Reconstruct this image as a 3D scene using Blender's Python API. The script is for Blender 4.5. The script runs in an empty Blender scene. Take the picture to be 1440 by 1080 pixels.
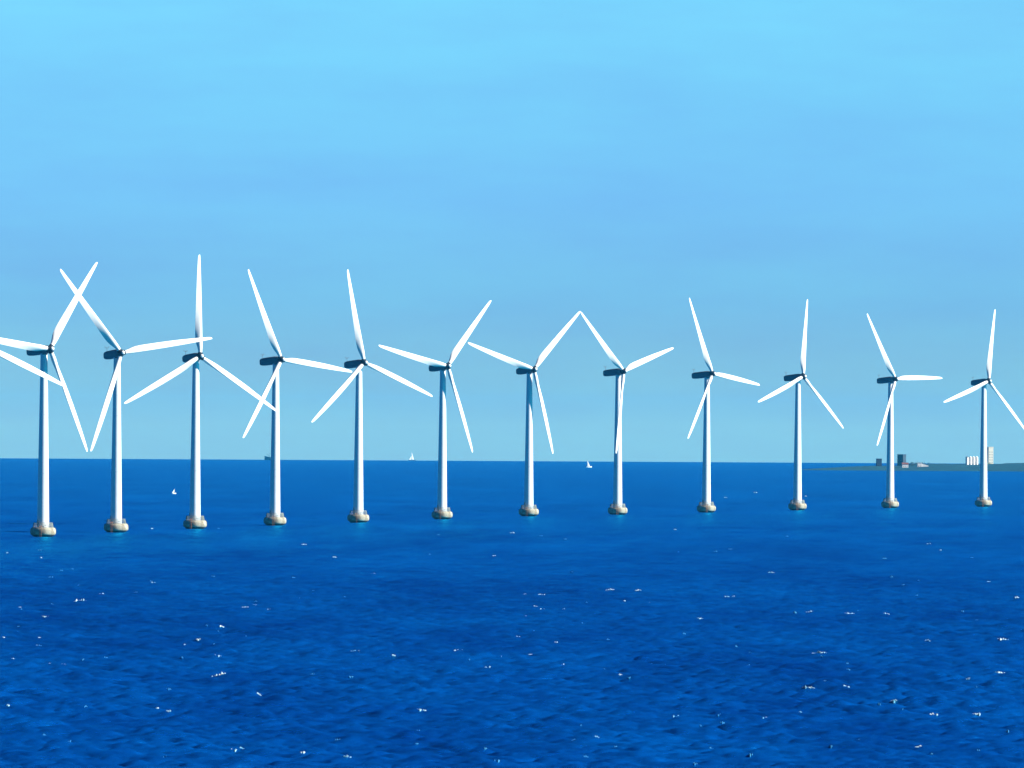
import bpy, bmesh, math, random
import numpy as np
from mathutils import Vector, Matrix

random.seed(7)
rng = np.random.default_rng(11)
S = bpy.context.scene
C = S.collection
RAD = math.radians
RE = 7.4e6                  # earth radius with refraction: the sea really curves away
CAM_H = 38.0
F_PX = 15500.0              # focal length in pixels of a 1440 px wide picture

# ------------------------------------------------------------------ camera
cam_d = bpy.data.cameras.new('camera')
cam = bpy.data.objects.new('camera', cam_d)
C.objects.link(cam)
cam_d.sensor_width = 36.0
cam_d.lens = F_PX / 1440.0 * 36.0
cam_d.clip_start = 5.0
cam_d.clip_end = 90000.0
PITCH, ROLL = 0.0037824, math.atan(0.0055)
_f = Vector((0, math.cos(PITCH), math.sin(PITCH)))
_u0 = Vector((0, -math.sin(PITCH), math.cos(PITCH)))
_r0 = Vector((1, 0, 0))
_r = math.cos(ROLL) * _r0 + math.sin(ROLL) * _u0
_u = math.cos(ROLL) * _u0 - math.sin(ROLL) * _r0
cam.matrix_world = Matrix(((_r.x, _u.x, -_f.x, 0), (_r.y, _u.y, -_f.y, 0), (_r.z, _u.z, -_f.z, CAM_H), (0, 0, 0, 1)))
S.camera = cam

# ------------------------------------------------------------------ sun, sky, exposure
SUN_EL, SUN_AZ = RAD(30), RAD(80)      # azimuth from the viewer's side (-Y) round to the right (+X)
sdir = Vector((math.sin(SUN_AZ) * math.cos(SUN_EL), -math.cos(SUN_AZ) * math.cos(SUN_EL), math.sin(SUN_EL)))
sun_d = bpy.data.lights.new('sun', 'SUN')
sun_d.energy = 5.0
sun_d.angle = RAD(0.5)
sun_d.color = (1.0, 0.95, 0.84)
sun = bpy.data.objects.new('sun', sun_d)
sun.rotation_euler = sdir.to_track_quat('Z', 'Y').to_euler()
sun.location = (0, 0, 500)
C.objects.link(sun)

W = bpy.data.worlds.new('World')
S.world = W
W.use_nodes = True
nt = W.node_tree
nt.nodes.clear()
def N(t, typ, **kw):
    n = t.nodes.new(typ)
    for k, v in kw.items():
        setattr(n, k, v)
    return n
sky = N(nt, 'ShaderNodeTexSky', sky_type='NISHITA', sun_disc=False)
sky.sun_elevation = SUN_EL
sky.sun_rotation = math.atan2(sdir.x, sdir.y)
sky.air_density = 1.0
sky.dust_density = 0.0
sky.ozone_density = 4.0
bg = N(nt, 'ShaderNodeBackground')
bg.inputs['Strength'].default_value = 0.05
out = N(nt, 'ShaderNodeOutputWorld')
nt.links.new(bg.outputs[0], out.inputs[0])
tc = N(nt, 'ShaderNodeTexCoord')
sep = N(nt, 'ShaderNodeSeparateXYZ')
nt.links.new(tc.outputs['Generated'], sep.inputs[0])
# the colour of the clear air by height above the horizon (tint on the physical sky)
mul = N(nt, 'ShaderNodeMath', operation='MULTIPLY')
mul.inputs[1].default_value = 2.5
nt.links.new(sep.outputs['Z'], mul.inputs[0])
ramp = N(nt, 'ShaderNodeValToRGB')
cr = ramp.color_ramp
SKY_STOPS = [(0.0, (.220, .455, .74)), (0.0058, (.194, .417, .735)), (0.0285, (.154, .416, .865)), (0.0512, (.161, .438, .93)), (0.0739, (.176, .49, .92)),
             (0.0956, (.200, .553, .92)), (0.14, (.10, .34, .76)), (0.25, (.033, .18, .54)), (0.5, (.005, .06, .31)), (1.0, (.003, .04, .24))]
while len(cr.elements) < len(SKY_STOPS):
    cr.elements.new(0.5)
for e, (p, c) in zip(cr.elements, SKY_STOPS):
    e.position = p
    e.color = (*c, 1)
nt.links.new(mul.outputs[0], ramp.inputs[0])
# thin, flat bands of far cloud veil
mp = N(nt, 'ShaderNodeMapping')
mp.inputs['Scale'].default_value = (30, 30, 170)
nt.links.new(tc.outputs['Generated'], mp.inputs[0])
nz = N(nt, 'ShaderNodeTexNoise')
nz.inputs['Scale'].default_value = 1.0
nz.inputs['Detail'].default_value = 9.0
nz.inputs['Roughness'].default_value = 0.62
nt.links.new(mp.outputs[0], nz.inputs['Vector'])
veil = N(nt, 'ShaderNodeMapRange')
veil.inputs['From Min'].default_value = 0.38
veil.inputs['From Max'].default_value = 0.68
nt.links.new(nz.outputs[0], veil.inputs['Value'])
veilc = N(nt, 'ShaderNodeMix', data_type='RGBA')
veilc.inputs[6].default_value = (1.03, 1.045, 1.01, 1)
veilc.inputs[7].default_value = (0.98, 0.935, 0.98, 1)
nt.links.new(veil.outputs[0], veilc.inputs[0])
m1 = N(nt, 'ShaderNodeMix', data_type='RGBA', blend_type='MULTIPLY')
m1.inputs[0].default_value = 1.0
m2 = N(nt, 'ShaderNodeMix', data_type='RGBA', blend_type='MULTIPLY')
m2.inputs[0].default_value = 1.0
nt.links.new(sky.outputs[0], m1.inputs[6])
dbl = N(nt, 'ShaderNodeVectorMath', operation='SCALE')
dbl.inputs['Scale'].default_value = 1.32
nt.links.new(ramp.outputs[0], dbl.inputs[0])
nt.links.new(dbl.outputs[0], m1.inputs[7])
nt.links.new(m1.outputs[2], m2.inputs[6])
nt.links.new(veilc.outputs[2], m2.inputs[7])
nt.links.new(m2.outputs[2], bg.inputs[0])

S.view_settings.view_transform = 'Standard'
S.view_settings.look = 'None'
S.view_settings.exposure = 1.6
S.view_settings.gamma = 1.0
S.view_settings.use_curve_mapping = False
S.cycles.volume_bounces = 1
S.cycles.max_bounces = 6
S.cycles.use_denoising = True

# ------------------------------------------------------------------ helpers
def sea_z(x, y):
    return -(x * x + y * y) / (2 * RE)

def obj(name, me, parent=None, mat=None, loc=None, rot=None):
    o = bpy.data.objects.new(name, me)
    C.objects.link(o)
    if parent is not None:
        o.parent = parent
    if mat is not None and me is not None:
        me.materials.append(mat)
    if loc is not None:
        o.location = loc
    if rot is not None:
        o.rotation_euler = rot
    return o

def tag(o, label, cat, group=None, kind=None):
    if label: o['label'] = label
    if cat: o['category'] = cat
    if group: o['group'] = group
    if kind: o['kind'] = kind
    return o

def mesh(name, bm, smooth=True):
    bmesh.ops.recalc_face_normals(bm, faces=bm.faces)
    me = bpy.data.meshes.new(name)
    bm.to_mesh(me)
    bm.free()
    if smooth:
        for p in me.polygons:
            p.use_smooth = True
        me.set_sharp_from_angle(angle=RAD(38))
    return me

def loft(bm, rings, cap=True):
    vs = [[bm.verts.new(p) for p in r] for r in rings]
    n = len(rings[0])
    for a, b in zip(vs[:-1], vs[1:]):
        for i in range(n):
            j = (i + 1) % n
            bm.faces.new((a[i], a[j], b[j], b[i]))
    if cap:
        bm.faces.new(vs[0])
        bm.faces.new(vs[-1])
    return vs

def lathe(bm, prof, n=48, axis='z', x0=0, y0=0):
    rings = []
    for r, h in prof:
        ring = []
        for i in range(n):
            t = 2 * math.pi * i / n
            c, s = r * math.cos(t), r * math.sin(t)
            ring.append((x0 + c, y0 + s, h) if axis == 'z' else (x0 + c, h, y0 + s))
        rings.append(ring)
    loft(bm, rings)

def tube(bm, p, q, r, n=8, r2=None):
    p, q = Vector(p), Vector(q)
    d = (q - p).normalized()
    a = d.orthogonal().normalized()
    b = d.cross(a)
    r2 = r if r2 is None else r2
    loft(bm, [[c + (a * math.cos(2 * math.pi * i / n) + b * math.sin(2 * math.pi * i / n)) * rr for i in range(n)]
              for c, rr in ((p, r), (q, r2))])

def ringtube(bm, R, z, r, n=40, m=6):
    vs = []
    for i in range(n):
        t = 2 * math.pi * i / n
        vs.append([bm.verts.new(((R + r * math.cos(2 * math.pi * k / m)) * math.cos(t),
                                 (R + r * math.cos(2 * math.pi * k / m)) * math.sin(t),
                                 z + r * math.sin(2 * math.pi * k / m))) for k in range(m)])
    for i in range(n):
        for k in range(m):
            bm.faces.new((vs[i][k], vs[(i + 1) % n][k], vs[(i + 1) % n][(k + 1) % m], vs[i][(k + 1) % m]))

def box(bm, x0, x1, y0, y1, z0, z1):
    v = [bm.verts.new((x, y, z)) for z in (z0, z1) for x, y in ((x0, y0), (x1, y0), (x1, y1), (x0, y1))]
    for f in ((0, 3, 2, 1), (4, 5, 6, 7), (0, 1, 5, 4), (1, 2, 6, 5), (2, 3, 7, 6), (3, 0, 4, 7)):
        bm.faces.new([v[i] for i in f])

# ------------------------------------------------------------------ materials
def mat(name, col, rough=0.5, spec=0.5, var=0.0, scale=1.0, col2=None, metallic=0.0):
    m = bpy.data.materials.new(name)
    m.use_nodes = True
    t = m.node_tree
    b = t.nodes['Principled BSDF']
    b.inputs['Roughness'].default_value = rough
    b.inputs['Specular IOR Level'].default_value = spec
    b.inputs['Metallic'].default_value = metallic
    if col2 is None and var:
        col2 = tuple(c * (1 - var) for c in col)
    if col2 is not None:
        tcn = N(t, 'ShaderNodeTexCoord')
        n = N(t, 'ShaderNodeTexNoise')
        n.inputs['Scale'].default_value = scale
        n.inputs['Detail'].default_value = 6
        t.links.new(tcn.outputs['Object'], n.inputs['Vector'])
        mr = N(t, 'ShaderNodeMapRange')
        mr.inputs['From Min'].default_value = 0.38
        mr.inputs['From Max'].default_value = 0.64
        t.links.new(n.outputs[0], mr.inputs['Value'])
        mx = N(t, 'ShaderNodeMix', data_type='RGBA')
        mx.inputs[6].default_value = (*col, 1)
        mx.inputs[7].default_value = (*col2, 1)
        t.links.new(mr.outputs[0], mx.inputs[0])
        t.links.new(mx.outputs[2], b.inputs['Base Color'])
    else:
        b.inputs['Base Color'].default_value = (*col, 1)
    return m

M_TOWER = mat('white_tower_paint', (0.52, 0.555, 0.59), 0.45, 0.2, 0.08, 0.25)
M_BLADE = mat('white_blade_gelcoat', (0.58, 0.59, 0.58), 0.4, 0.2, 0.05, 0.4)
M_NAC = mat('nacelle_shade_tone', (0.09, 0.12, 0.15), 0.55, 0.15, 0.12, 0.6)  # light grey shell coloured dark so its shaded flank reads deeper
M_HUB = mat('dark_hub', (0.022, 0.034, 0.05), 0.6, 0.1, 0.12, 0.8)  # hub coloured darker than nacelle and blades
M_CONC = mat('weathered_concrete', (0.33, 0.32, 0.25), 0.85, 0.2, 0, 0.55, (0.17, 0.14, 0.10))
M_ALGAE_SHADE = mat('wet_algae_and_shade', (0.012, 0.022, 0.022), 0.4, 0.4, 0.3, 1.5)  # wet algae, kept near black to paint in underside shade as well
M_RAIL = mat('galvanised_rail', (0.20, 0.22, 0.18), 0.5, 0.4, 0.15, 2)
M_RUST = mat('rusty_ladder_steel', (0.24, 0.09, 0.04), 0.8, 0.2, 0.4, 3)
M_DARK = mat('dark_steel', (0.06, 0.07, 0.08), 0.5, 0.4, 0.2, 2)
M_DOOR = mat('grey_green_door', (0.20, 0.26, 0.24), 0.5, 0.4, 0.1, 2)
M_FOAM = mat('sea_foam', (0.36, 0.41, 0.43), 0.9, 0.1, 0, 0.8, (0.04, 0.17, 0.27))
M_FOAM2 = mat('thin_foam', (0.03, 0.15, 0.26), 0.9, 0.1, 0, 0.8, (0.005, 0.075, 0.21))
M_SAIL = mat('white_sailcloth', (0.5, 0.52, 0.53), 0.8, 0.1, 0.05, 0.5)
M_HULLW = mat('white_hull', (0.8, 0.8, 0.8), 0.35, 0.4, 0.05, 0.5)
M_HULLD = mat('dark_blue_hull', (0.03, 0.05, 0.10), 0.4, 0.4, 0.2, 0.5)
M_LAND = mat('hazed_island_grass', (0.008, 0.050, 0.072), 0.95, 0.1, 0, 0.05, (0.006, 0.038, 0.062))  # blue of the distant haze is mixed into the grass colour
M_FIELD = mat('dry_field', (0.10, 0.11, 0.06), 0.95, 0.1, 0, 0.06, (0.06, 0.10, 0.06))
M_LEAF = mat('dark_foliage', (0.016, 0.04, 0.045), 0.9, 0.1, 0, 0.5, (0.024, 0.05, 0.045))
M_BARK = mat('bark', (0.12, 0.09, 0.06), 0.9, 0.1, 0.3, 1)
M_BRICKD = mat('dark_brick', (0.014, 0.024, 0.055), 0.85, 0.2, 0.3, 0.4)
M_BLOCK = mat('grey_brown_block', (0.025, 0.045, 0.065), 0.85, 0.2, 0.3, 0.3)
M_WWALL = mat('white_wall', (0.6, 0.6, 0.57), 0.8, 0.2, 0.06, 0.4)
M_CREAM = mat('cream_wall', (0.42, 0.43, 0.36), 0.8, 0.2, 0.08, 0.3)
M_ROOF = mat('red_tile_roof', (0.14, 0.045, 0.025), 0.85, 0.2, 0.3, 0.6)
M_ROOFG = mat('grey_roof', (0.10, 0.11, 0.13), 0.8, 0.2, 0.2, 0.6)
M_GLASS = mat('dark_window', (0.09, 0.12, 0.14), 0.3, 0.4)

# ------------------------------------------------------------------ the sea
WAVES = []
_wind = Vector((-0.28, 0.96))
for k in range(90):
    lam = 1.8 * (8.5 / 1.8) ** ((k + rng.random()) / 72) if k < 72 else 12.0 * (30 / 12.0) ** ((k - 72 + rng.random()) / 18)
    ang = math.atan2(_wind.y, _wind.x) + rng.normal(0, 0.85)
    steep = 0.048 * (0.7 + 0.6 * rng.random())
    if lam > 6.5: steep *= (6.5 / lam) ** 1.25
    WAVES.append((lam, 2 * math.pi / lam * math.cos(ang), 2 * math.pi / lam * math.sin(ang),
                  steep * lam / (2 * math.pi) * 1.3, rng.random() * 6.283))

def wave_h(x, y, step=0.0):
    """wave height; step = grid spacing, waves the grid cannot carry are left to the bump"""
    h = np.zeros_like(x)
    for lam, kx, ky, a, ph in WAVES:
        w = np.clip((lam / np.maximum(step, 1e-3) - 2.5) / 3.0, 0, 1)
        if np.max(w) <= 0: continue
        s = np.sin(kx * x + ky * y + ph)
        h += a * w * (s + 0.25 * s * s)
    # gusts: patches of rougher and calmer water
    g = (np.sin(x * .021 + 1.7 * np.sin(y * .0031) + 2.) * np.sin(y * .0083 + 1.3 * np.sin(x * .017)) * .5 + .5)
    return h * (0.86 + 0.28 * g)

def build_sea():
    rr = [0.0]
    rr += list(np.geomspace(20, 1000, 26))
    r = 1000.0
    while r < 28000:
        k = 0.0005 if r < 2000 else (0.0005 + (r - 2000) / 4000 * 0.0005 if r < 6000 else (0.001 + (r - 6000) / 3000 * .003 if r < 9000 else 0.004))
        r *= 1 + k
        rr.append(r)
    rr = np.array(rr)
    half = RAD(4.7)
    az = np.concatenate([np.linspace(-half, half, 600), np.linspace(half, 2 * math.pi - half, 62)[1:-1]])
    A, Rr = np.meshgrid(az, rr[1:])
    x, y = Rr * np.sin(A), Rr * np.cos(A)
    step = np.broadcast_to(np.gradient(rr[1:])[:, None], x.shape)
    dense = (np.abs(A) <= half) & (Rr >= 1000)
    z = sea_z(x, y)
    na = 600
    fade = np.clip((Rr[:, :na] - 1000) / 60, 0, 1) * np.clip((half - np.abs(A[:, :na])) / RAD(.25), 0, 1)
    z[:, :na] += wave_h(x[:, :na], y[:, :na], step[:, :na]) * fade
    nr, nc = x.shape
    co = np.empty((nr * nc + 1, 3))
    co[1:, 0], co[1:, 1], co[1:, 2] = x.ravel(), y.ravel(), z.ravel()
    co[0] = 0
    i = np.arange(nr - 1)[:, None] * nc
    j = np.arange(nc)[None, :]
    jn = (j + 1) % nc
    quads = np.stack([1 + i + j, 1 + i + nc + j, 1 + i + nc + jn, 1 + i + jn], -1).reshape(-1, 4)
    jj = np.arange(nc)
    tris = np.stack([0 * jj, 1 + jj, 1 + (jj + 1) % nc], -1)
    me = bpy.data.meshes.new('sea')
    me.vertices.add(len(co))
    me.vertices.foreach_set('co', co.ravel())
    nl = quads.size + tris.size
    me.loops.add(nl)
    me.loops.foreach_set('vertex_index', np.concatenate([quads.ravel(), tris.ravel()]).astype(np.int32))
    me.polygons.add(len(quads) + len(tris))
    st = np.concatenate([np.arange(len(quads)) * 4, quads.size + np.arange(len(tris)) * 3])
    me.polygons.foreach_set('loop_start', st.astype(np.int32))
    me.polygons.foreach_set('use_smooth', np.ones(len(st), bool))
    me.update(calc_edges=True)
    return me

def sea_material():
    m = bpy.data.materials.new('sea_water')
    m.use_nodes = True
    t = m.node_tree
    t.nodes.clear()
    o_ = N(t, 'ShaderNodeOutputMaterial')
    dif = N(t, 'ShaderNodeBsdfDiffuse')
    gls = N(t, 'ShaderNodeBsdfGlossy')
    gls.inputs['Color'].default_value = (0.02, 0.72, 0.95, 1)
    gls.inputs['Roughness'].default_value = 0.20
    mix = N(t, 'ShaderNodeMixShader')
    fr = N(t, 'ShaderNodeFresnel')
    fr.inputs['IOR'].default_value = 1.33
    cl = N(t, 'ShaderNodeMath', operation='MINIMUM')       # a rough sea never mirrors fully
    cl.inputs[1].default_value = SEA_MIRROR
    t.links.new(fr.outputs[0], cl.inputs[0])
    t.links.new(cl.outputs[0], mix.inputs[0])
    t.links.new(dif.outputs[0], mix.inputs[1])
    t.links.new(gls.outputs[0], mix.inputs[2])
    t.links.new(mix.outputs[0], o_.inputs['Surface'])
    tcn = N(t, 'ShaderNodeTexCoord')
    # water tone: long lanes over hundreds of metres, with finer random mottling
    mpp = N(t, 'ShaderNodeMapping')
    mpp.inputs['Scale'].default_value = (0.018, 0.0022, 0.0)
    t.links.new(tcn.outputs['Object'], mpp.inputs[0])
    n0 = N(t, 'ShaderNodeTexNoise')
    n0.inputs['Scale'].default_value = 1.0
    n0.inputs['Detail'].default_value = 8
    n0.inputs['Roughness'].default_value = 0.72
    t.links.new(mpp.outputs[0], n0.inputs['Vector'])
    mx = N(t, 'ShaderNodeMix', data_type='RGBA')
    mx.inputs[6].default_value = (*SEA_A, 1)
    mx.inputs[7].default_value = (*SEA_B, 1)
    mr = N(t, 'ShaderNodeMapRange')
    mr.inputs['From Min'].default_value = 0.35
    mr.inputs['From Max'].default_value = 0.65
    t.links.new(n0.outputs[0], mr.inputs['Value'])
    t.links.new(mr.outputs[0], mx.inputs[0])
    t.links.new(mx.outputs[2], dif.inputs['Color'])
    # small chop the mesh does not carry: two layers
    last = None
    for rot, sc, st, di in ((4, (0.22, 0.05, 1), BUMP_S, 0.8), (-44, (0.35, 0.9, 1), BUMP_S, 0.5), (-20, (1.3, 2.6, 1), BUMP_S, 0.16)):
        mp2 = N(t, 'ShaderNodeMapping')
        mp2.inputs['Rotation'].default_value = (0, 0, RAD(rot))
        mp2.inputs['Scale'].default_value = sc
        t.links.new(tcn.outputs['Object'], mp2.inputs[0])
        n1 = N(t, 'ShaderNodeTexNoise')
        n1.inputs['Scale'].default_value = 1.0
        n1.inputs['Detail'].default_value = 3
        n1.inputs['Roughness'].default_value = 0.6
        t.links.new(mp2.outputs[0], n1.inputs['Vector'])
        bp = N(t, 'ShaderNodeBump')
        bp.inputs['Strength'].default_value = st
        bp.inputs['Distance'].default_value = di
        t.links.new(n1.outputs[0], bp.inputs['Height'])
        if last: t.links.new(last.outputs[0], bp.inputs['Normal'])
        last = bp
    for nd in (dif, gls, fr):
        t.links.new(last.outputs[0], nd.inputs['Normal'])
    return m

SEA_MIRROR, BUMP_S = 0.36, 0.55
SEA_A, SEA_B = (0.0, 0.020, 0.138), (0.0, 0.050, 0.235)
sea = obj('sea', build_sea(), None, sea_material())
tag(sea, 'deep blue choppy open sea reaching to the horizon', 'sea', kind='structure')

# ------------------------------------------------------------------ wind turbines
HUB_Z, OVER, TILT, BL = 64.0, 3.1, RAD(5), 38.0

def blade_mesh():
    bm = bmesh.new()
    st = [  # radius, chord, thickness/chord, round(1)-airfoil(0), twist deg
        (0.9, 1.5, 1.0, 1.0, 34), (2.2, 1.5, 1.0, 1.0, 34), (3.4, 1.9, .76, .7, 33), (5.0, 2.4, .58, .3, 31),
        (6.6, 2.62, .50, .05, 29), (8.6, 2.66, .43, 0, 26), (10.5, 2.6, .38, 0, 23), (13, 2.5, .33, 0, 18.5),
        (16, 2.38, .29, 0, 13.5), (19, 2.26, .25, 0, 9.5), (22, 2.12, .22, 0, 6.4), (25, 1.96, .20, 0, 4.0),
        (28, 1.76, .18, 0, 2.2), (31, 1.54, .17, 0, 1.0), (33.5, 1.33, .17, 0, .3), (35.5, 1.14, .17, 0, 0),
        (36.8, .95, .17, 0, 0), (37.5, .74, .17, 0, 0), (37.85, .48, .17, 0, 0), (38.0, .18, .17, 0, 0)]
    n = 28
    rings = []
    for r, c, tk, rd, tw in st:
        be = RAD(tw)
        ring = []
        for i in range(n):
            th = 2 * math.pi * i / n
            xc = .5 * (1 + math.cos(th))                  # 1 at the trailing edge, 0 at the leading edge
            yt = 5 * tk * (.2969 * math.sqrt(xc) - .126 * xc - .3516 * xc ** 2 + .2843 * xc ** 3 - .1036 * xc ** 4)
            camb = .10 * xc * (1 - xc)
            sg = 1 if math.sin(th) >= 0 else -1
            na = -(sg * yt) * .92 - camb                  # suction side away from the wind
            s_air, n_air = (.30 - xc) * c, na * c
            s_rd, n_rd = -.5 * c * math.cos(th), -.5 * c * math.sin(th)
            s, nn = s_air * (1 - rd) + s_rd * rd, n_air * (1 - rd) + n_rd * rd
            ring.append((s * math.cos(be) - nn * math.sin(be), -s * math.sin(be) - nn * math.cos(be), r))
        rings.append(ring)
    loft(bm, rings)
    return mesh('blade', bm)

def tower_mesh():
    bm = bmesh.new()
    prof = [(2.12, 3.3), (2.12, 3.45)]
    for z0, z1, r0, r1 in ((3.45, 22, 2.05, 1.80), (22, 42, 1.80, 1.50), (42, 62.2, 1.50, 1.20)):
        prof += [(r0, z0), (r1, z1 - .12), (r1 + .035, z1 - .1), (r1 + .035, z1)]
    prof += [(1.32, 62.25), (1.32, 62.7)]
    lathe(bm, prof, 48)
    return mesh('tower', bm)

def foundation_mesh():
    bm = bmesh.new()
    lathe(bm, [(3.0, -3), (3.05, 0.05), (3.5, .45), (4.15, .95), (4.35, 1.2), (4.4, 1.9), (4.38, 2.5), (4.2, 3.0), (3.9, 3.28), (2.0, 3.3)], 56)
    return mesh('foundation', bm)

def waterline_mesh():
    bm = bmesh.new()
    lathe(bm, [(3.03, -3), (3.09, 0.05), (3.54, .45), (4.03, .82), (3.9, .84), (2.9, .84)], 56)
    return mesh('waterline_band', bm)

def railing_mesh():
    bm = bmesh.new()
    n = 44
    for i in range(n):
        t = 2 * math.pi * i / n
        tube(bm, (3.55 * math.cos(t), 3.55 * math.sin(t), 3.2), (3.2 * math.cos(t), 3.2 * math.sin(t), 4.95), .055, 6)
    for R, z, r in ((3.2, 4.95, .075), (3.3, 4.45, .05), (3.4, 3.95, .05), (3.5, 3.45, .06)):
        ringtube(bm, R, z, r)
    return mesh('railing', bm)

def ladder_mesh():
    bm = bmesh.new()
    for s in (-.3, .3):
        tube(bm, (s, -4.55, -.5), (s, -4.55, 3.6), .07, 6)
        tube(bm, (s, -4.55, 3.6), (s, -3.6, 3.9), .07, 6)
        for z in (1.3, 2.4):
            tube(bm, (s, -4.55, z), (s, -4.2, z), .06, 6)
    for k in range(12):
        tube(bm, (-.3, -4.55, -.2 + .32 * k), (.3, -4.55, -.2 + .32 * k), .04, 6)
    return mesh('boarding_ladder', bm)

def door_mesh():
    bm = bmesh.new()
    rings = []
    for z, hw in ((4.0, .42), (4.2, .48), (5.7, .48), (5.95, .42), (6.08, .25)):
        rings.append([(-hw, -2.16 + .014 * (z - 4), z), (hw, -2.16 + .014 * (z - 4), z), (hw, -1.92, z), (-hw, -1.92, z)])
    loft(bm, rings)
    return mesh('door', bm)

def nacelle_mesh():
    bm = bmesh.new()
    rings = []
    # y along the shaft (front negative), half width, half height, centre z
    for y, w, h, zc in ((-2.15, .95, .95, 0), (-2.1, 1.15, 1.15, 0), (-1.4, 1.35, 1.35, .02), (-.4, 1.5, 1.55, .02), (3, 1.5, 1.55, 0), (6.2, 1.45, 1.5, -.02),
                        (7.5, 1.32, 1.36, -.04), (7.9, 1.2, 1.22, -.06), (8.05, .9, .9, -.06)):
        ring = []
        for i in range(32):
            t = 2 * math.pi * i / 32
            e = .62
            c, s = math.cos(t), math.sin(t)
            ring.append((w * math.copysign(abs(c) ** e, c), y, zc + h * math.copysign(abs(s) ** e, s)))
        rings.append(ring)
    loft(bm, rings)
    # yaw collar under the bedplate
    lathe(bm, [(1.28, -1.75), (1.28, -1.2)], 32)
    return mesh('nacelle', bm)

def weather_mast_mesh():
    bm = bmesh.new()
    tube(bm, (0, 7.3, .95), (0, 7.3, 3.0), .07, 6)
    tube(bm, (-.7, 7.3, 2.7), (.7, 7.3, 2.7), .06, 6)
    for s in (-.7, .7):
        tube(bm, (s, 7.3, 2.7), (s, 7.3, 3.1), .05, 6)
        tube(bm, (s - .2, 7.3, 3.1), (s + .2, 7.3, 3.1), .07, 6)
    return mesh('weather_mast', bm)

def hub_mesh():
    bm = bmesh.new()
    prof = [(1.05, 1.2), (1.15, 1.1), (1.2, .6), (1.2, 0), (1.15, -.6), (1.0, -1.1), (.72, -1.4)]
    lathe(bm, [(r, y) for r, y in prof], 36, 'y')
    for k in range(3):                                     # blade sockets
        t = 2 * math.pi * k / 3
        d = Vector((math.sin(t), 0, math.cos(t)))
        tube(bm, d * .8, d * 1.45, .88, 24)
    return mesh('rotor_hub', bm)

def nose_mesh():
    bm = bmesh.new()
    lathe(bm, [(.68, -1.403), (.67, -1.46), (.56, -1.66), (.36, -1.82), (.1, -1.9)], 32, 'y')
    return mesh('nose_cap', bm)

proto_tilt = Matrix.Rotation(-TILT, 4, 'X')
TOP = Matrix.Translation((0, 0, HUB_Z)) @ proto_tilt
ROT_C = Matrix.Translation((0, -OVER, 0))

def make_turbine():
    t = obj('wind_turbine', None)
    t.empty_display_size = 5
    fo = obj('foundation', foundation_mesh(), t, M_CONC)
    obj('waterline_band', waterline_mesh(), fo, M_ALGAE_SHADE)  # dark band: part algae, part painted shade under the flare
    obj('railing', railing_mesh(), fo, M_RAIL)
    obj('boarding_ladder', ladder_mesh(), fo, M_RUST, rot=(0, 0, RAD(-52)))
    to = obj('tower', tower_mesh(), t, M_TOWER)
    obj('door', door_mesh(), to, M_DOOR, rot=(0, 0, RAD(-105)))
    na = obj('nacelle', nacelle_mesh(), t, M_NAC)
    na.matrix_local = TOP
    obj('weather_mast', weather_mast_mesh(), na, M_DARK)
    hu = obj('rotor_hub', hub_mesh(), t, M_HUB)
    hu.matrix_local = TOP @ ROT_C
    obj('nose_cap', nose_mesh(), hu, M_BLADE)
    bme = blade_mesh()
    bme.materials.append(M_BLADE)
    for k in range(3):
        obj('blade', bme, t)
    return t

def copy_tree(o, parent=None):
    c = o.copy()
    C.objects.link(c)
    if parent is not None:
        c.parent = parent
        c.matrix_basis = o.matrix_basis.copy()
    for ch in [x for x in C.objects if x.parent == o]:
        copy_tree(ch, c)
    return c

# x, y on the sea, yaw, angle of the first blade clockwise from straight up (degrees), label
TURBINES = [
    (-175.6, 3592.0, 42.0, 111.0, 'turbine cut off by the left edge of the photo, one white blade reaching in'),
    (-160.0, 3762.5, 42.7, 37.9, 'turbine nearest the left edge, its raised blade forming the left half of an X'),
    (-141.3, 3936.3, 31.2, 81.7, 'turbine with one blade level to the right, crossing the upright blade of its neighbour'),
    (-117.7, 4095.3, 32.7, 2.3, 'tall turbine with an upright blade that another level blade crosses near its hub'),
    (-91.6, 4263.3, 44.9, 96.9, 'turbine whose right blade points at the nacelle of the next turbine'),
    (-61.6, 4422.6, 41.7, 110.8, 'turbine left of the horizon sailing yacht, its upper blade leaning slightly left'),
    (-29.2, 4619.1, 40.5, 42.9, 'turbine just right of the horizon sailing yacht, one blade raised to the right'),
    (7.4, 4816.5, 39.0, 47.5, 'turbine in the middle whose raised blade makes the left half of a roof shape'),
    (47.3, 4927.1, 50.1, 73.8, 'turbine whose lowest blade hangs straight down in front of its tower'),
    (90.0, 5100.1, 53.8, 97.7, 'turbine fourth from the right end with a steep left leaning upper blade'),
    (137.1, 5290.7, 50.0, 11.1, 'turbine standing in front of the left tip of the low island, blade straight up'),
    (188.2, 5484.1, 50.0, 89.1, 'turbine beside the dark square tower on the island, one blade level right'),
    (241.2, 5637.5, 47.2, 13.4, 'rightmost and farthest turbine, between the white silos and the pale tower block'),
]
proto = make_turbine()
for i, (x, y, yaw, a0, label) in enumerate(TURBINES):
    t = proto if i == 0 else copy_tree(proto)
    x += 0.2
    t.location = (x, y, sea_z(x, y))
    t.rotation_euler = (0, 0, RAD(yaw))
    k = 0
    for ch in [c for c in C.objects if c.parent == t]:
        base = ch.name.split('.')[0]
        if base == 'blade':
            ch.matrix_local = TOP @ ROT_C @ Matrix.Rotation(RAD(a0 + 120 * k), 4, 'Y')
            k += 1
        elif base == 'rotor_hub':
            ch.matrix_local = TOP @ ROT_C @ Matrix.Rotation(RAD(a0), 4, 'Y')
    tag(t, label, 'wind turbine', 'white wind turbines in a curved row on the sea')

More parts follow.
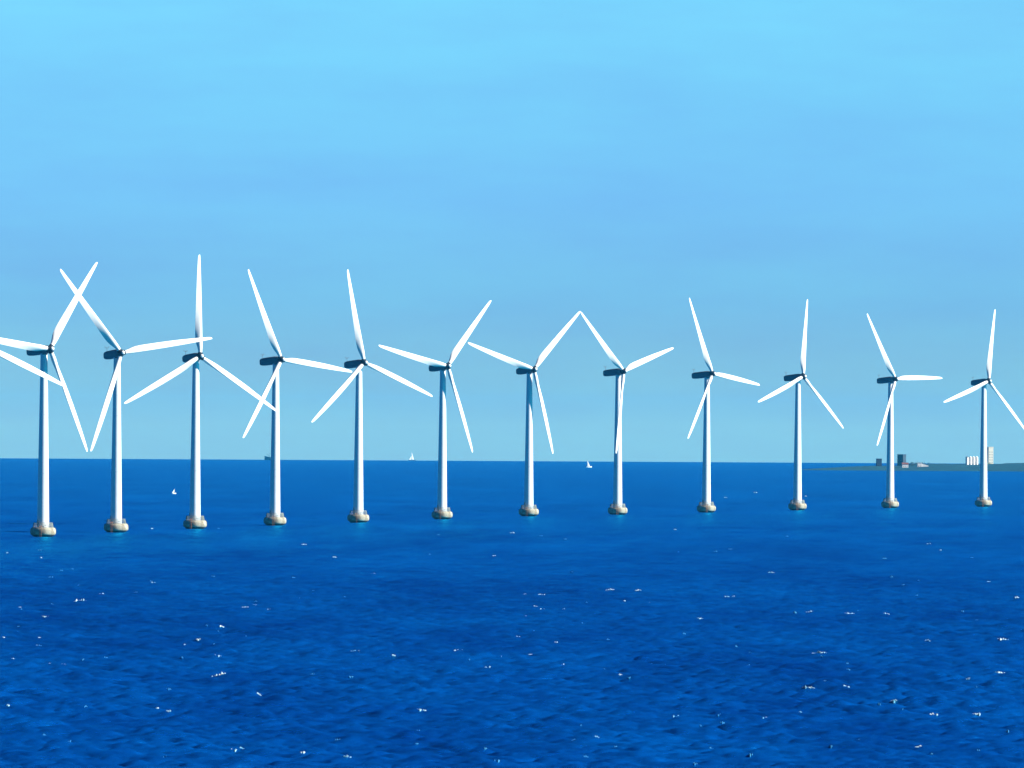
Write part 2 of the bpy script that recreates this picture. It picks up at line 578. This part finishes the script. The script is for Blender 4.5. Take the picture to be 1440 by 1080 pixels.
# ------------------------------------------------------------------ where things stand on the water (bearing and range from the shore tower)
def ray(px, py):
    return (_f + _r * ((px - 720) / F_PX) + _u * ((540 - py) / F_PX)).normalized()

def on_sea(px, py):
    d = ray(px, py)
    hd = math.hypot(d.x, d.y)
    e = d.z / hd
    # CAM_H + D e + D^2/2R = 0
    disc = e * e - 2 * CAM_H / RE
    D = (-e - math.sqrt(max(disc, 0))) * RE
    return Vector((d.x / hd * D, d.y / hd * D, -D * D / 2 / RE)), D

def at_range(px, D):
    d = ray(px, 650)
    hd = math.hypot(d.x, d.y)
    return Vector((d.x / hd * D, d.y / hd * D, -D * D / 2 / RE))

def above(p, px, py):
    """height over the sea of the sight line through the pixel at the range of p"""
    d = ray(px, py)
    hd = math.hypot(d.x, d.y)
    D = math.hypot(p.x, p.y)
    return CAM_H + D * d.z / hd - p.z

# ------------------------------------------------------------------ whitecaps (foam nobody could count)
CAPS = []
def cap(x0, lst):
    for cx, cy, w in lst:
        CAPS.append((x0 + cx / 3, 760 + cy / 3, w / 3))
cap(0, [(32,57,12),(172,78,9),(435,232,22),(335,267,55),(200,336,32),(478,358,18),(155,430,30),(10,425,18),(152,455,20),(48,522,20),
        (212,541,16),(265,542,20),(938,380,18),(845,440,20),(1033,300,28),(1068,288,18),(1132,302,10),(915,511,30),(922,588,60),(1087,673,34),
        (32,728,14),(1022,898,28),(980,920,22),(1275,933,18),(1283,22,18),(1413,78,18),(640,190,15),(650,745,20),(710,745,20),(775,462,12),(82,292,12)])
cap(480, [(645,68,10),(135,147,20),(772,235,18),(845,238,30),(820,293,20),(848,296,18),(932,298,24),(1135,222,40),(1250,220,30),(1192,263,10),
          (1308,281,10),(778,336,20),(740,413,24),(60,488,36),(492,479,48),(220,508,14),(615,557,32),(670,513,16),(800,503,24),(905,450,14),
          (1178,596,18),(1415,772,26),(1077,862,20),(20,953,30),(930,542,24),(985,545,12),(330,742,50)])
cap(960, [(186,244,22),(215,247,12),(436,319,20),(540,314,32),(697,321,50),(855,323,40),(75,347,30),(1408,255,18),(1286,180,16),(1345,436,46),
          (1035,438,36),(578,497,72),(1268,524,16),(1338,583,50),(1208,605,22),(538,660,54),(688,650,26),(590,617,14),(900,718,28),(483,752,26),
          (353,778,18),(1068,765,34),(1245,768,40),(1005,905,30),(375,143,26),(1040,20,16),(1090,46,8)])
CAPS += [(1020, 700, 4), (1062, 693, 5), (213, 745, 2.5), (1133, 698, 3), (950, 746, 4), (720, 751, 6)]
N_BRIGHT = len(CAPS)
for _ in range(120):
    CAPS.append((random.uniform(-150, 1590), 740 + 345 * random.random() ** .8, random.uniform(2.0, 6.5)))
def foam_mesh():
    bm = bmesh.new()
    for ci, (px, py, w) in enumerate(CAPS):
        thin = ci >= N_BRIGHT
        p, D = on_sea(px, py)
        oy = np.linspace(-10, 10, 61)
        hh = wave_h(np.full(61, p.x), p.y + oy, np.full(61, D * .0006))
        p.y += float(oy[np.argmax(hh - .01 * np.abs(oy))])
        W_ = w * D / F_PX                                       # crest length in metres
        big = w > 14
        n = max(3, int(W_ / .25))
        ca = random.uniform(-.5, .5)
        for k in range(n):
            s = (k + .5) / n - .5
            env = (1 - (2 * s) ** 2) ** .5
            cx = p.x + s * W_ * math.cos(ca) + random.gauss(0, .05)
            cy = p.y + s * W_ * math.sin(ca) * .5
            oy2 = np.linspace(-1.2, 1.2, 9)
            cy += float(oy2[np.argmax(wave_h(np.full(9, cx), cy + oy2, np.full(9, D * .0006)))]) + random.gauss(0, .12)
            dr = math.hypot(cx, cy) * .0006
            z0 = sea_z(cx, cy) + float(wave_h(np.array([cx]), np.array([cy]), np.array([dr]))[0])
            hgt = (0.03 + .20 * random.random() ** 1.6) * env * (2.2 if w > 17 else 1.3 if w > 10 else 1) * (D / 1800) ** .5
            rx = W_ / n * random.uniform(.5, .85) + .03
            ry = random.uniform(.35, 1.1)
            top = bm.verts.new((cx, cy, z0 + hgt + .03))
            ring = []
            for i in range(7):
                t = 2 * math.pi * i / 7
                q = random.uniform(.7, 1.2)
                ring.append(bm.verts.new((cx + rx * q * math.cos(t), cy + ry * q * math.sin(t), z0 + hgt * random.uniform(.0, .6) - .02)))
            skirt = [bm.verts.new((v.co.x, v.co.y, v.co.z - .3)) for v in ring]
            for i in range(7):
                bm.faces.new((top, ring[i], ring[(i + 1) % 7])).material_index = int(thin)
                bm.faces.new((ring[i], skirt[i], skirt[(i + 1) % 7], ring[(i + 1) % 7])).material_index = int(thin)
    return mesh('whitecaps', bm)
foam = obj('whitecaps', foam_mesh(), None, M_FOAM)
foam.data.materials.append(M_FOAM2)
tag(foam, 'scattered white foam crests on the blue waves', 'foam', kind='stuff')

# ------------------------------------------------------------------ boats
def hull_mesh(L, B, H):
    bm = bmesh.new()
    rings = []
    for u in np.linspace(0, 1, 9):
        x = (u - .5) * L
        w = B / 2 * (math.sin(math.pi * min(1, (u * .75 + .22))) ** .7 if u < .999 else 0.04)
        sh = H * (1 + .25 * (u - .4) ** 2 * 2)
        rings.append([(x, -w, sh), (x, -w * .8, .1 * H), (x, 0, -.35 * H), (x, w * .8, .1 * H), (x, w, sh)])
    loft(bm, rings)
    return mesh('hull', bm)

def sail_mesh(name, pts, bulge=.35):
    """a triangular sail with belly and cloth thickness; pts = tack, clew, head"""
    bm = bmesh.new()
    a, b, c = [Vector(p) for p in pts]
    n = 6
    for off in (0.0, .03):
        grid = []
        for i in range(n + 1):
            row = []
            for j in range(n + 1):
                u, v = i / n, j / n
                p = (a * (1 - u) + b * u) * (1 - v) + c * v
                p = p + Vector((0, bulge * math.sin(math.pi * u) * (1 - v) + off, 0))
                row.append(bm.verts.new(p))
            grid.append(row)
        for i in range(n):
            for j in range(n):
                f = [grid[i][j], grid[i + 1][j], grid[i + 1][j + 1], grid[i][j + 1]]
                bm.faces.new(f if off else f[::-1])
    bmesh.ops.remove_doubles(bm, verts=bm.verts, dist=1e-4)
    me = bpy.data.meshes.new(name)
    bm.to_mesh(me)
    bm.free()
    return me

def sailboat(name, p, head, L, B, H, mast_x, mast_h, main, jib, label, hullmat):
    t = obj(name, None, loc=p, rot=(0, RAD(0), head))
    obj('hull', hull_mesh(L, B, H), t, hullmat)
    bm = bmesh.new()
    tube(bm, (mast_x, 0, H * .6), (mast_x, 0, mast_h), .06 + L * .004, 8, .04 + L * .002)
    tube(bm, (mast_x, 0, H + .05 + .035 * L), (mast_x - main * .98, 0, H + .05 + .035 * L), .05, 6)
    obj('mast', mesh('mast', bm), t, M_DARK)
    obj('mainsail', sail_mesh('mainsail', ((mast_x - .05, .06, H + .08 + .04 * L), (mast_x - main, .06, H + .1 + .04 * L), (mast_x - .1, .06, mast_h)), .05 * main + .1), t, M_SAIL)
    if jib:
        obj('jib', sail_mesh('jib', ((mast_x + jib, 0, H + .2), (mast_x + jib * .12, -.3, H + .5), (mast_x + .1, 0, mast_h * .55)), -.4), t, M_SAIL)
    tag(t, label, 'sailboat')
    return t

p = at_range(579.5, 21500)
sailboat('sailing_yacht', p + Vector((0, 0, -.2)), RAD(206), 16, 4.0, 1.6, 1.0, 17.0, 4.8, 5.5,
         'large sailing yacht far off on the horizon between two turbines, white mainsail up', M_HULLD)
p, D = on_sea(828, 657.5)
sailboat('sailboat', p, RAD(-160), 7.2, 2.4, 1.5, 1.9, 8.6, 3.3, 0,
         'small white sailboat just under the horizon beside the lowest tip of a blade', M_HULLW)
p, D = on_sea(245, 694.5)
sailboat('sailing_dinghy', p, RAD(30), 2.5, 1.15, .5, .45, 3.0, 1.8, 0,
         'tiny white sailing dinghy on the blue water left of the tall turbine tower', M_HULLW)

# a distant freighter half behind a tower
p = at_range(382, 20500)
fr = obj('freighter', None, loc=p, rot=(0, 0, RAD(170)))
bm = bmesh.new()
rings = []
for u in np.linspace(0, 1, 10):
    x = (u - .5) * 27
    w = 4.2 * (1 if u < .6 else max(.05, 1 - ((u - .6) / .4) ** 1.8))
    sh = 5.2 + (2.6 * ((u - .62) / .38) if u > .62 else 0)
    rings.append([(x, -w, sh), (x, -w * .85, .5), (x, 0, -1), (x, w * .85, .5), (x, w, sh)])
loft(bm, rings)
obj('hull', mesh('hull', bm), fr, M_HULLD)
bm = bmesh.new()
box(bm, -10, -3.5, -3.2, 3.2, 5, 9.5)
box(bm, -9.2, -4.2, -2.8, 2.8, 9.5, 12)
tube(bm, (-7.5, 0, 12), (-7.5, 0, 15), .7, 10)
obj('deckhouse', mesh('deckhouse', bm, False), fr, M_HULLD)
bm = bmesh.new()
tube(bm, (4.5, 0, 5), (4.5, 0, 13), .3, 8)
tube(bm, (4.5, 0, 7), (9.5, 0, 11.5), .2, 8)
obj('cargo_derrick', mesh('cargo_derrick', bm), fr, M_DARK)
tag(fr, 'dark distant freighter on the horizon, half hidden behind a turbine tower', 'ship')

# ------------------------------------------------------------------ the low island on the right
ISL_D = 12600.0
def island_mesh():
    bm = bmesh.new()
    nx, ny = 140, 16
    x_l, x_r = at_range(1125, ISL_D).x, at_range(1980, ISL_D).x
    g = []
    for i in range(nx + 1):
        u = i / nx
        x = x_l + (x_r - x_l) * u
        row = []
        for j in range(ny + 1):
            v = j / ny
            y = math.sqrt(ISL_D ** 2 - x * x) - 150 + v * 420
            y += 25 * math.sin(x * .017) * (1 - v) + 40 * (1 - min(1, u / .12))
            e = min(1, u / .22) ** .8 * min(1, (1 - u) / .1)
            prof = math.sin(math.pi * min(1, max(0, v))) ** .6
            h = (8.6 + .9 * math.sin(x * .021 + 1) + .5 * math.sin(x * .067) + random.uniform(-.25, .25)) * e * prof - .4
            row.append(bm.verts.new((x, y, sea_z(x, y) + h)))
        g.append(row)
    for i in range(nx):
        for j in range(ny):
            bm.faces.new((g[i][j], g[i + 1][j], g[i + 1][j + 1], g[i][j + 1]))
    return mesh('island', bm)
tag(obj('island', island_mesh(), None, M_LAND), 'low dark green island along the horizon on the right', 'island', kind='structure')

def hill_mesh():
    bm = bmesh.new()
    x0, x1 = at_range(1380, ISL_D + 30).x, at_range(1425, ISL_D + 30).x
    yc = ISL_D + 60
    g = []
    for i in range(25):
        u = i / 24
        row = []
        for j in range(9):
            v = j / 8
            x = x0 + (x1 - x0) * u
            y = yc - 30 + 60 * v
            top = (9.2 - 5.5 * max(0, (u - .25) / .75)) * min(1, u / .12) ** .5
            h = top * math.sin(math.pi * v) ** .5 * (.97 + .05 * random.random())
            row.append(bm.verts.new((x, y, sea_z(x, y) + max(h, .5))))
        g.append(row)
    for i in range(24):
        for j in range(8):
            bm.faces.new((g[i][j], g[i + 1][j], g[i + 1][j + 1], g[i][j + 1]))
    return mesh('hill', bm)
tag(obj('hill', hill_mesh(), None, M_FIELD), 'low olive hillside below the pale tower block on the island', 'hill', kind='structure')

def site(px, back=0):
    p = at_range(px, ISL_D + back)
    return p
PXM = ISL_D / F_PX                                   # metres per photo pixel on the island

def roof_prism(bm, x0, x1, y0, y1, z0, z1, over=.3):
    ym = (y0 + y1) / 2
    a = [(x0 - over, y0 - over, z0), (x0 - over, y1 + over, z0), (x0 - over, ym, z1)]
    b = [(x1 + over, y0 - over, z0), (x1 + over, y1 + over, z0), (x1 + over, ym, z1)]
    loft(bm, [a, b])

def windows(parent, face_y, xs, zs, w, h):
    for x in xs:
        for z in zs:
            bm = bmesh.new()
            box(bm, x - w / 2, x + w / 2, face_y - .06, face_y + .1, z, z + h)
            obj('window', mesh('window', bm, False), parent, M_GLASS)

def block(name, px0, px1, ytop, mat_, label, cat, depth=8, base_y=656, back=20, yaw=0, roof=None, win=None):
    pm = site((px0 + px1) / 2, back)
    w = (px1 - px0) * PXM
    zt = above(pm, (px0 + px1) / 2, ytop)
    t = obj(name, None, loc=pm, rot=(0, 0, yaw))
    bm = bmesh.new()
    box(bm, -w / 2, w / 2, -depth / 2, depth / 2, 1.0, zt)
    obj('wall', mesh('wall', bm, False), t, mat_)
    bm = bmesh.new()
    if roof == 'gable':
        roof_prism(bm, -w / 2, w / 2, -depth / 2, depth / 2, zt + .003, zt + depth * .34)
        obj('roof', mesh('roof', bm, False), t, M_ROOF)
    else:
        box(bm, -w / 2 - .2, w / 2 + .2, -depth / 2 - .2, depth / 2 + .2, zt + .003, zt + .5)
        obj('roof', mesh('roof', bm, False), t, roof or M_ROOFG)
    if win:
        windows(t, -depth / 2, [w * k for k in win[0]], win[1], win[2], win[3])
    tag(t, label, cat)
    return t, zt

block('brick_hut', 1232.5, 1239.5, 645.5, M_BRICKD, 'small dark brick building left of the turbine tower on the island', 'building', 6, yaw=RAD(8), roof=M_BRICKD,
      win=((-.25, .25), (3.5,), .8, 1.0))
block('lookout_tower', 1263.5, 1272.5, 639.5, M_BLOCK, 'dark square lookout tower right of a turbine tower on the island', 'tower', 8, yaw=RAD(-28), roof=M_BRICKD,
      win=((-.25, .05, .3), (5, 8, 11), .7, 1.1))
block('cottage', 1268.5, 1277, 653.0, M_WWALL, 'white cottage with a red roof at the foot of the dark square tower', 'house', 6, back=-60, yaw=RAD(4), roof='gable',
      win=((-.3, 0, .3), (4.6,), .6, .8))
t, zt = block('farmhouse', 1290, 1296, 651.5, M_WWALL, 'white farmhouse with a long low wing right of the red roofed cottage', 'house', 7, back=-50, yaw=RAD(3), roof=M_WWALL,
      win=((-.25, .25), (4.8,), .7, .9))
bm = bmesh.new()
w0 = 3 * PXM
loft(bm, [[(w0 + .01, -3, 1), (w0 + .01, 3, 1), (w0 + .01, 3, zt - .5), (w0 + .01, -3, zt - .5)],
          [(w0 + 7.5, -3, 1), (w0 + 7.5, 3, 1), (w0 + 7.5, 3, zt - 2.6), (w0 + 7.5, -3, zt - 2.6)]])
obj('wing', mesh('wing', bm, False), t, M_WWALL)
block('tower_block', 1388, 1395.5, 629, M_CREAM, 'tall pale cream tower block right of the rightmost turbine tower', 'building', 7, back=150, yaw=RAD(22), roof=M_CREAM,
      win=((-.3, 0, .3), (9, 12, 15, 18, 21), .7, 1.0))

# white silos
for k, (px, r, label) in enumerate(((1359.9, 1.75, 'white silo at the left end of the island silo row'),
                                    (1364.6, 1.7, 'white silo second from the left in the island silo row'),
                                    (1369.0, 1.7, 'white silo third from the left in the island silo row'),
                                    (1373.4, 1.7, 'white silo at the right end of the row, next to the rightmost turbine tower'))):
    pm = site(px, 10 + k * 2)
    zt = above(pm, px, 641.5)
    t = obj('silo', None, loc=pm)
    bm = bmesh.new()
    prof = [(r, .8)]
    nb = 6
    for i in range(1, nb + 1):
        z = .8 + (zt - 1.4 - .8) * i / nb
        prof += [(r, z - .12), (r + .05, z - .1), (r + .05, z)]
    lathe(bm, prof, 28)
    obj('barrel', mesh('barrel', bm), t, M_WWALL)
    bm = bmesh.new()
    lathe(bm, [(r + .12, zt - 1.395), (r + .12, zt - 1.2), (.35, zt - .2), (.3, zt)], 28)
    obj('silo_roof', mesh('silo_roof', bm), t, M_WWALL if k else M_ROOFG)
    tag(t, label, 'silo', 'white silos in a row on the island')

# low trees behind the cottages
def leaf_crown(cx, w, h, n=420):
    bm = bmesh.new()
    lobes = [(random.uniform(-.5, .5) * w, random.uniform(-.4, .4) * w, h * random.uniform(.4, .85), random.uniform(.22, .4) * w) for _ in range(8)]
    for _ in range(n):
        lx, ly, lz, lr = random.choice(lobes)
        d = Vector((random.gauss(0, 1), random.gauss(0, 1), random.gauss(0, .8))).normalized() * lr * random.uniform(.6, 1.05)
        c = Vector((lx, ly, lz)) + d
        c.z = max(c.z, h * .2)
        a = Vector((random.gauss(0, 1), random.gauss(0, 1), random.gauss(0, 1))).normalized() * random.uniform(.25, .5)
        b = a.orthogonal().normalized() * random.uniform(.25, .45)
        v = [bm.verts.new(c + q) for q in (a, b, -a, -b)]
        bm.faces.new(v)
    me = bpy.data.meshes.new('crown')
    bm.to_mesh(me)
    bm.free()
    return me
TREES = [(1277.5, 650.5, 7, 'left end of the trees, beside the dark square tower'),
         (1283, 649.2, 8, 'between the dark square tower and the white farmhouse'),
         (1289, 648.6, 8, 'tallest of the trees, directly behind the white farmhouse'),
         (1296, 648.8, 8, 'behind the low wing of the white farmhouse'),
         (1302.5, 650.3, 7, 'right end of the trees, past the white farmhouse wing')]
for px, yt, w, where in TREES:
    pm = site(px, 40)
    h = above(pm, px, yt)
    t = obj('tree', None, loc=pm)
    bm = bmesh.new()
    tube(bm, (0, 0, 1), (0, 0, h * .55), .35, 8, .15)
    for k in range(4):
        a = k * 1.6
        tube(bm, (0, 0, h * .4), (math.cos(a) * w * .25, math.sin(a) * w * .25, h * .75), .14, 6, .05)
    obj('trunk', mesh('trunk', bm), t, M_BARK)
    obj('crown', leaf_crown(0, w * PXM * 1.1, h), t, M_LEAF)
    tag(t, 'dark low island tree at the ' + where if 'end' in where else 'dark low island tree, ' + where, 'tree', 'low trees on the island')

# ------------------------------------------------------------------ haze over the water
bm = bmesh.new()
box(bm, -29000, 29000, -29000, 29000, -116, 112)
hz = obj('haze', mesh('haze', bm, False))
hm = bpy.data.materials.new('haze_air')
hm.use_nodes = True
t = hm.node_tree
t.nodes.clear()
o_ = N(t, 'ShaderNodeOutputMaterial')
v_ = N(t, 'ShaderNodeVolumePrincipled')
v_.inputs['Color'].default_value = (0.06, 0.56, 1.0, 1)
v_.inputs['Density'].default_value = 1.0e-5
v_.inputs['Anisotropy'].default_value = 0.2
t.links.new(v_.outputs[0], o_.inputs['Volume'])
hz.data.materials.append(hm)
tag(hz, 'thin blue haze over the sea', 'haze', kind='stuff')
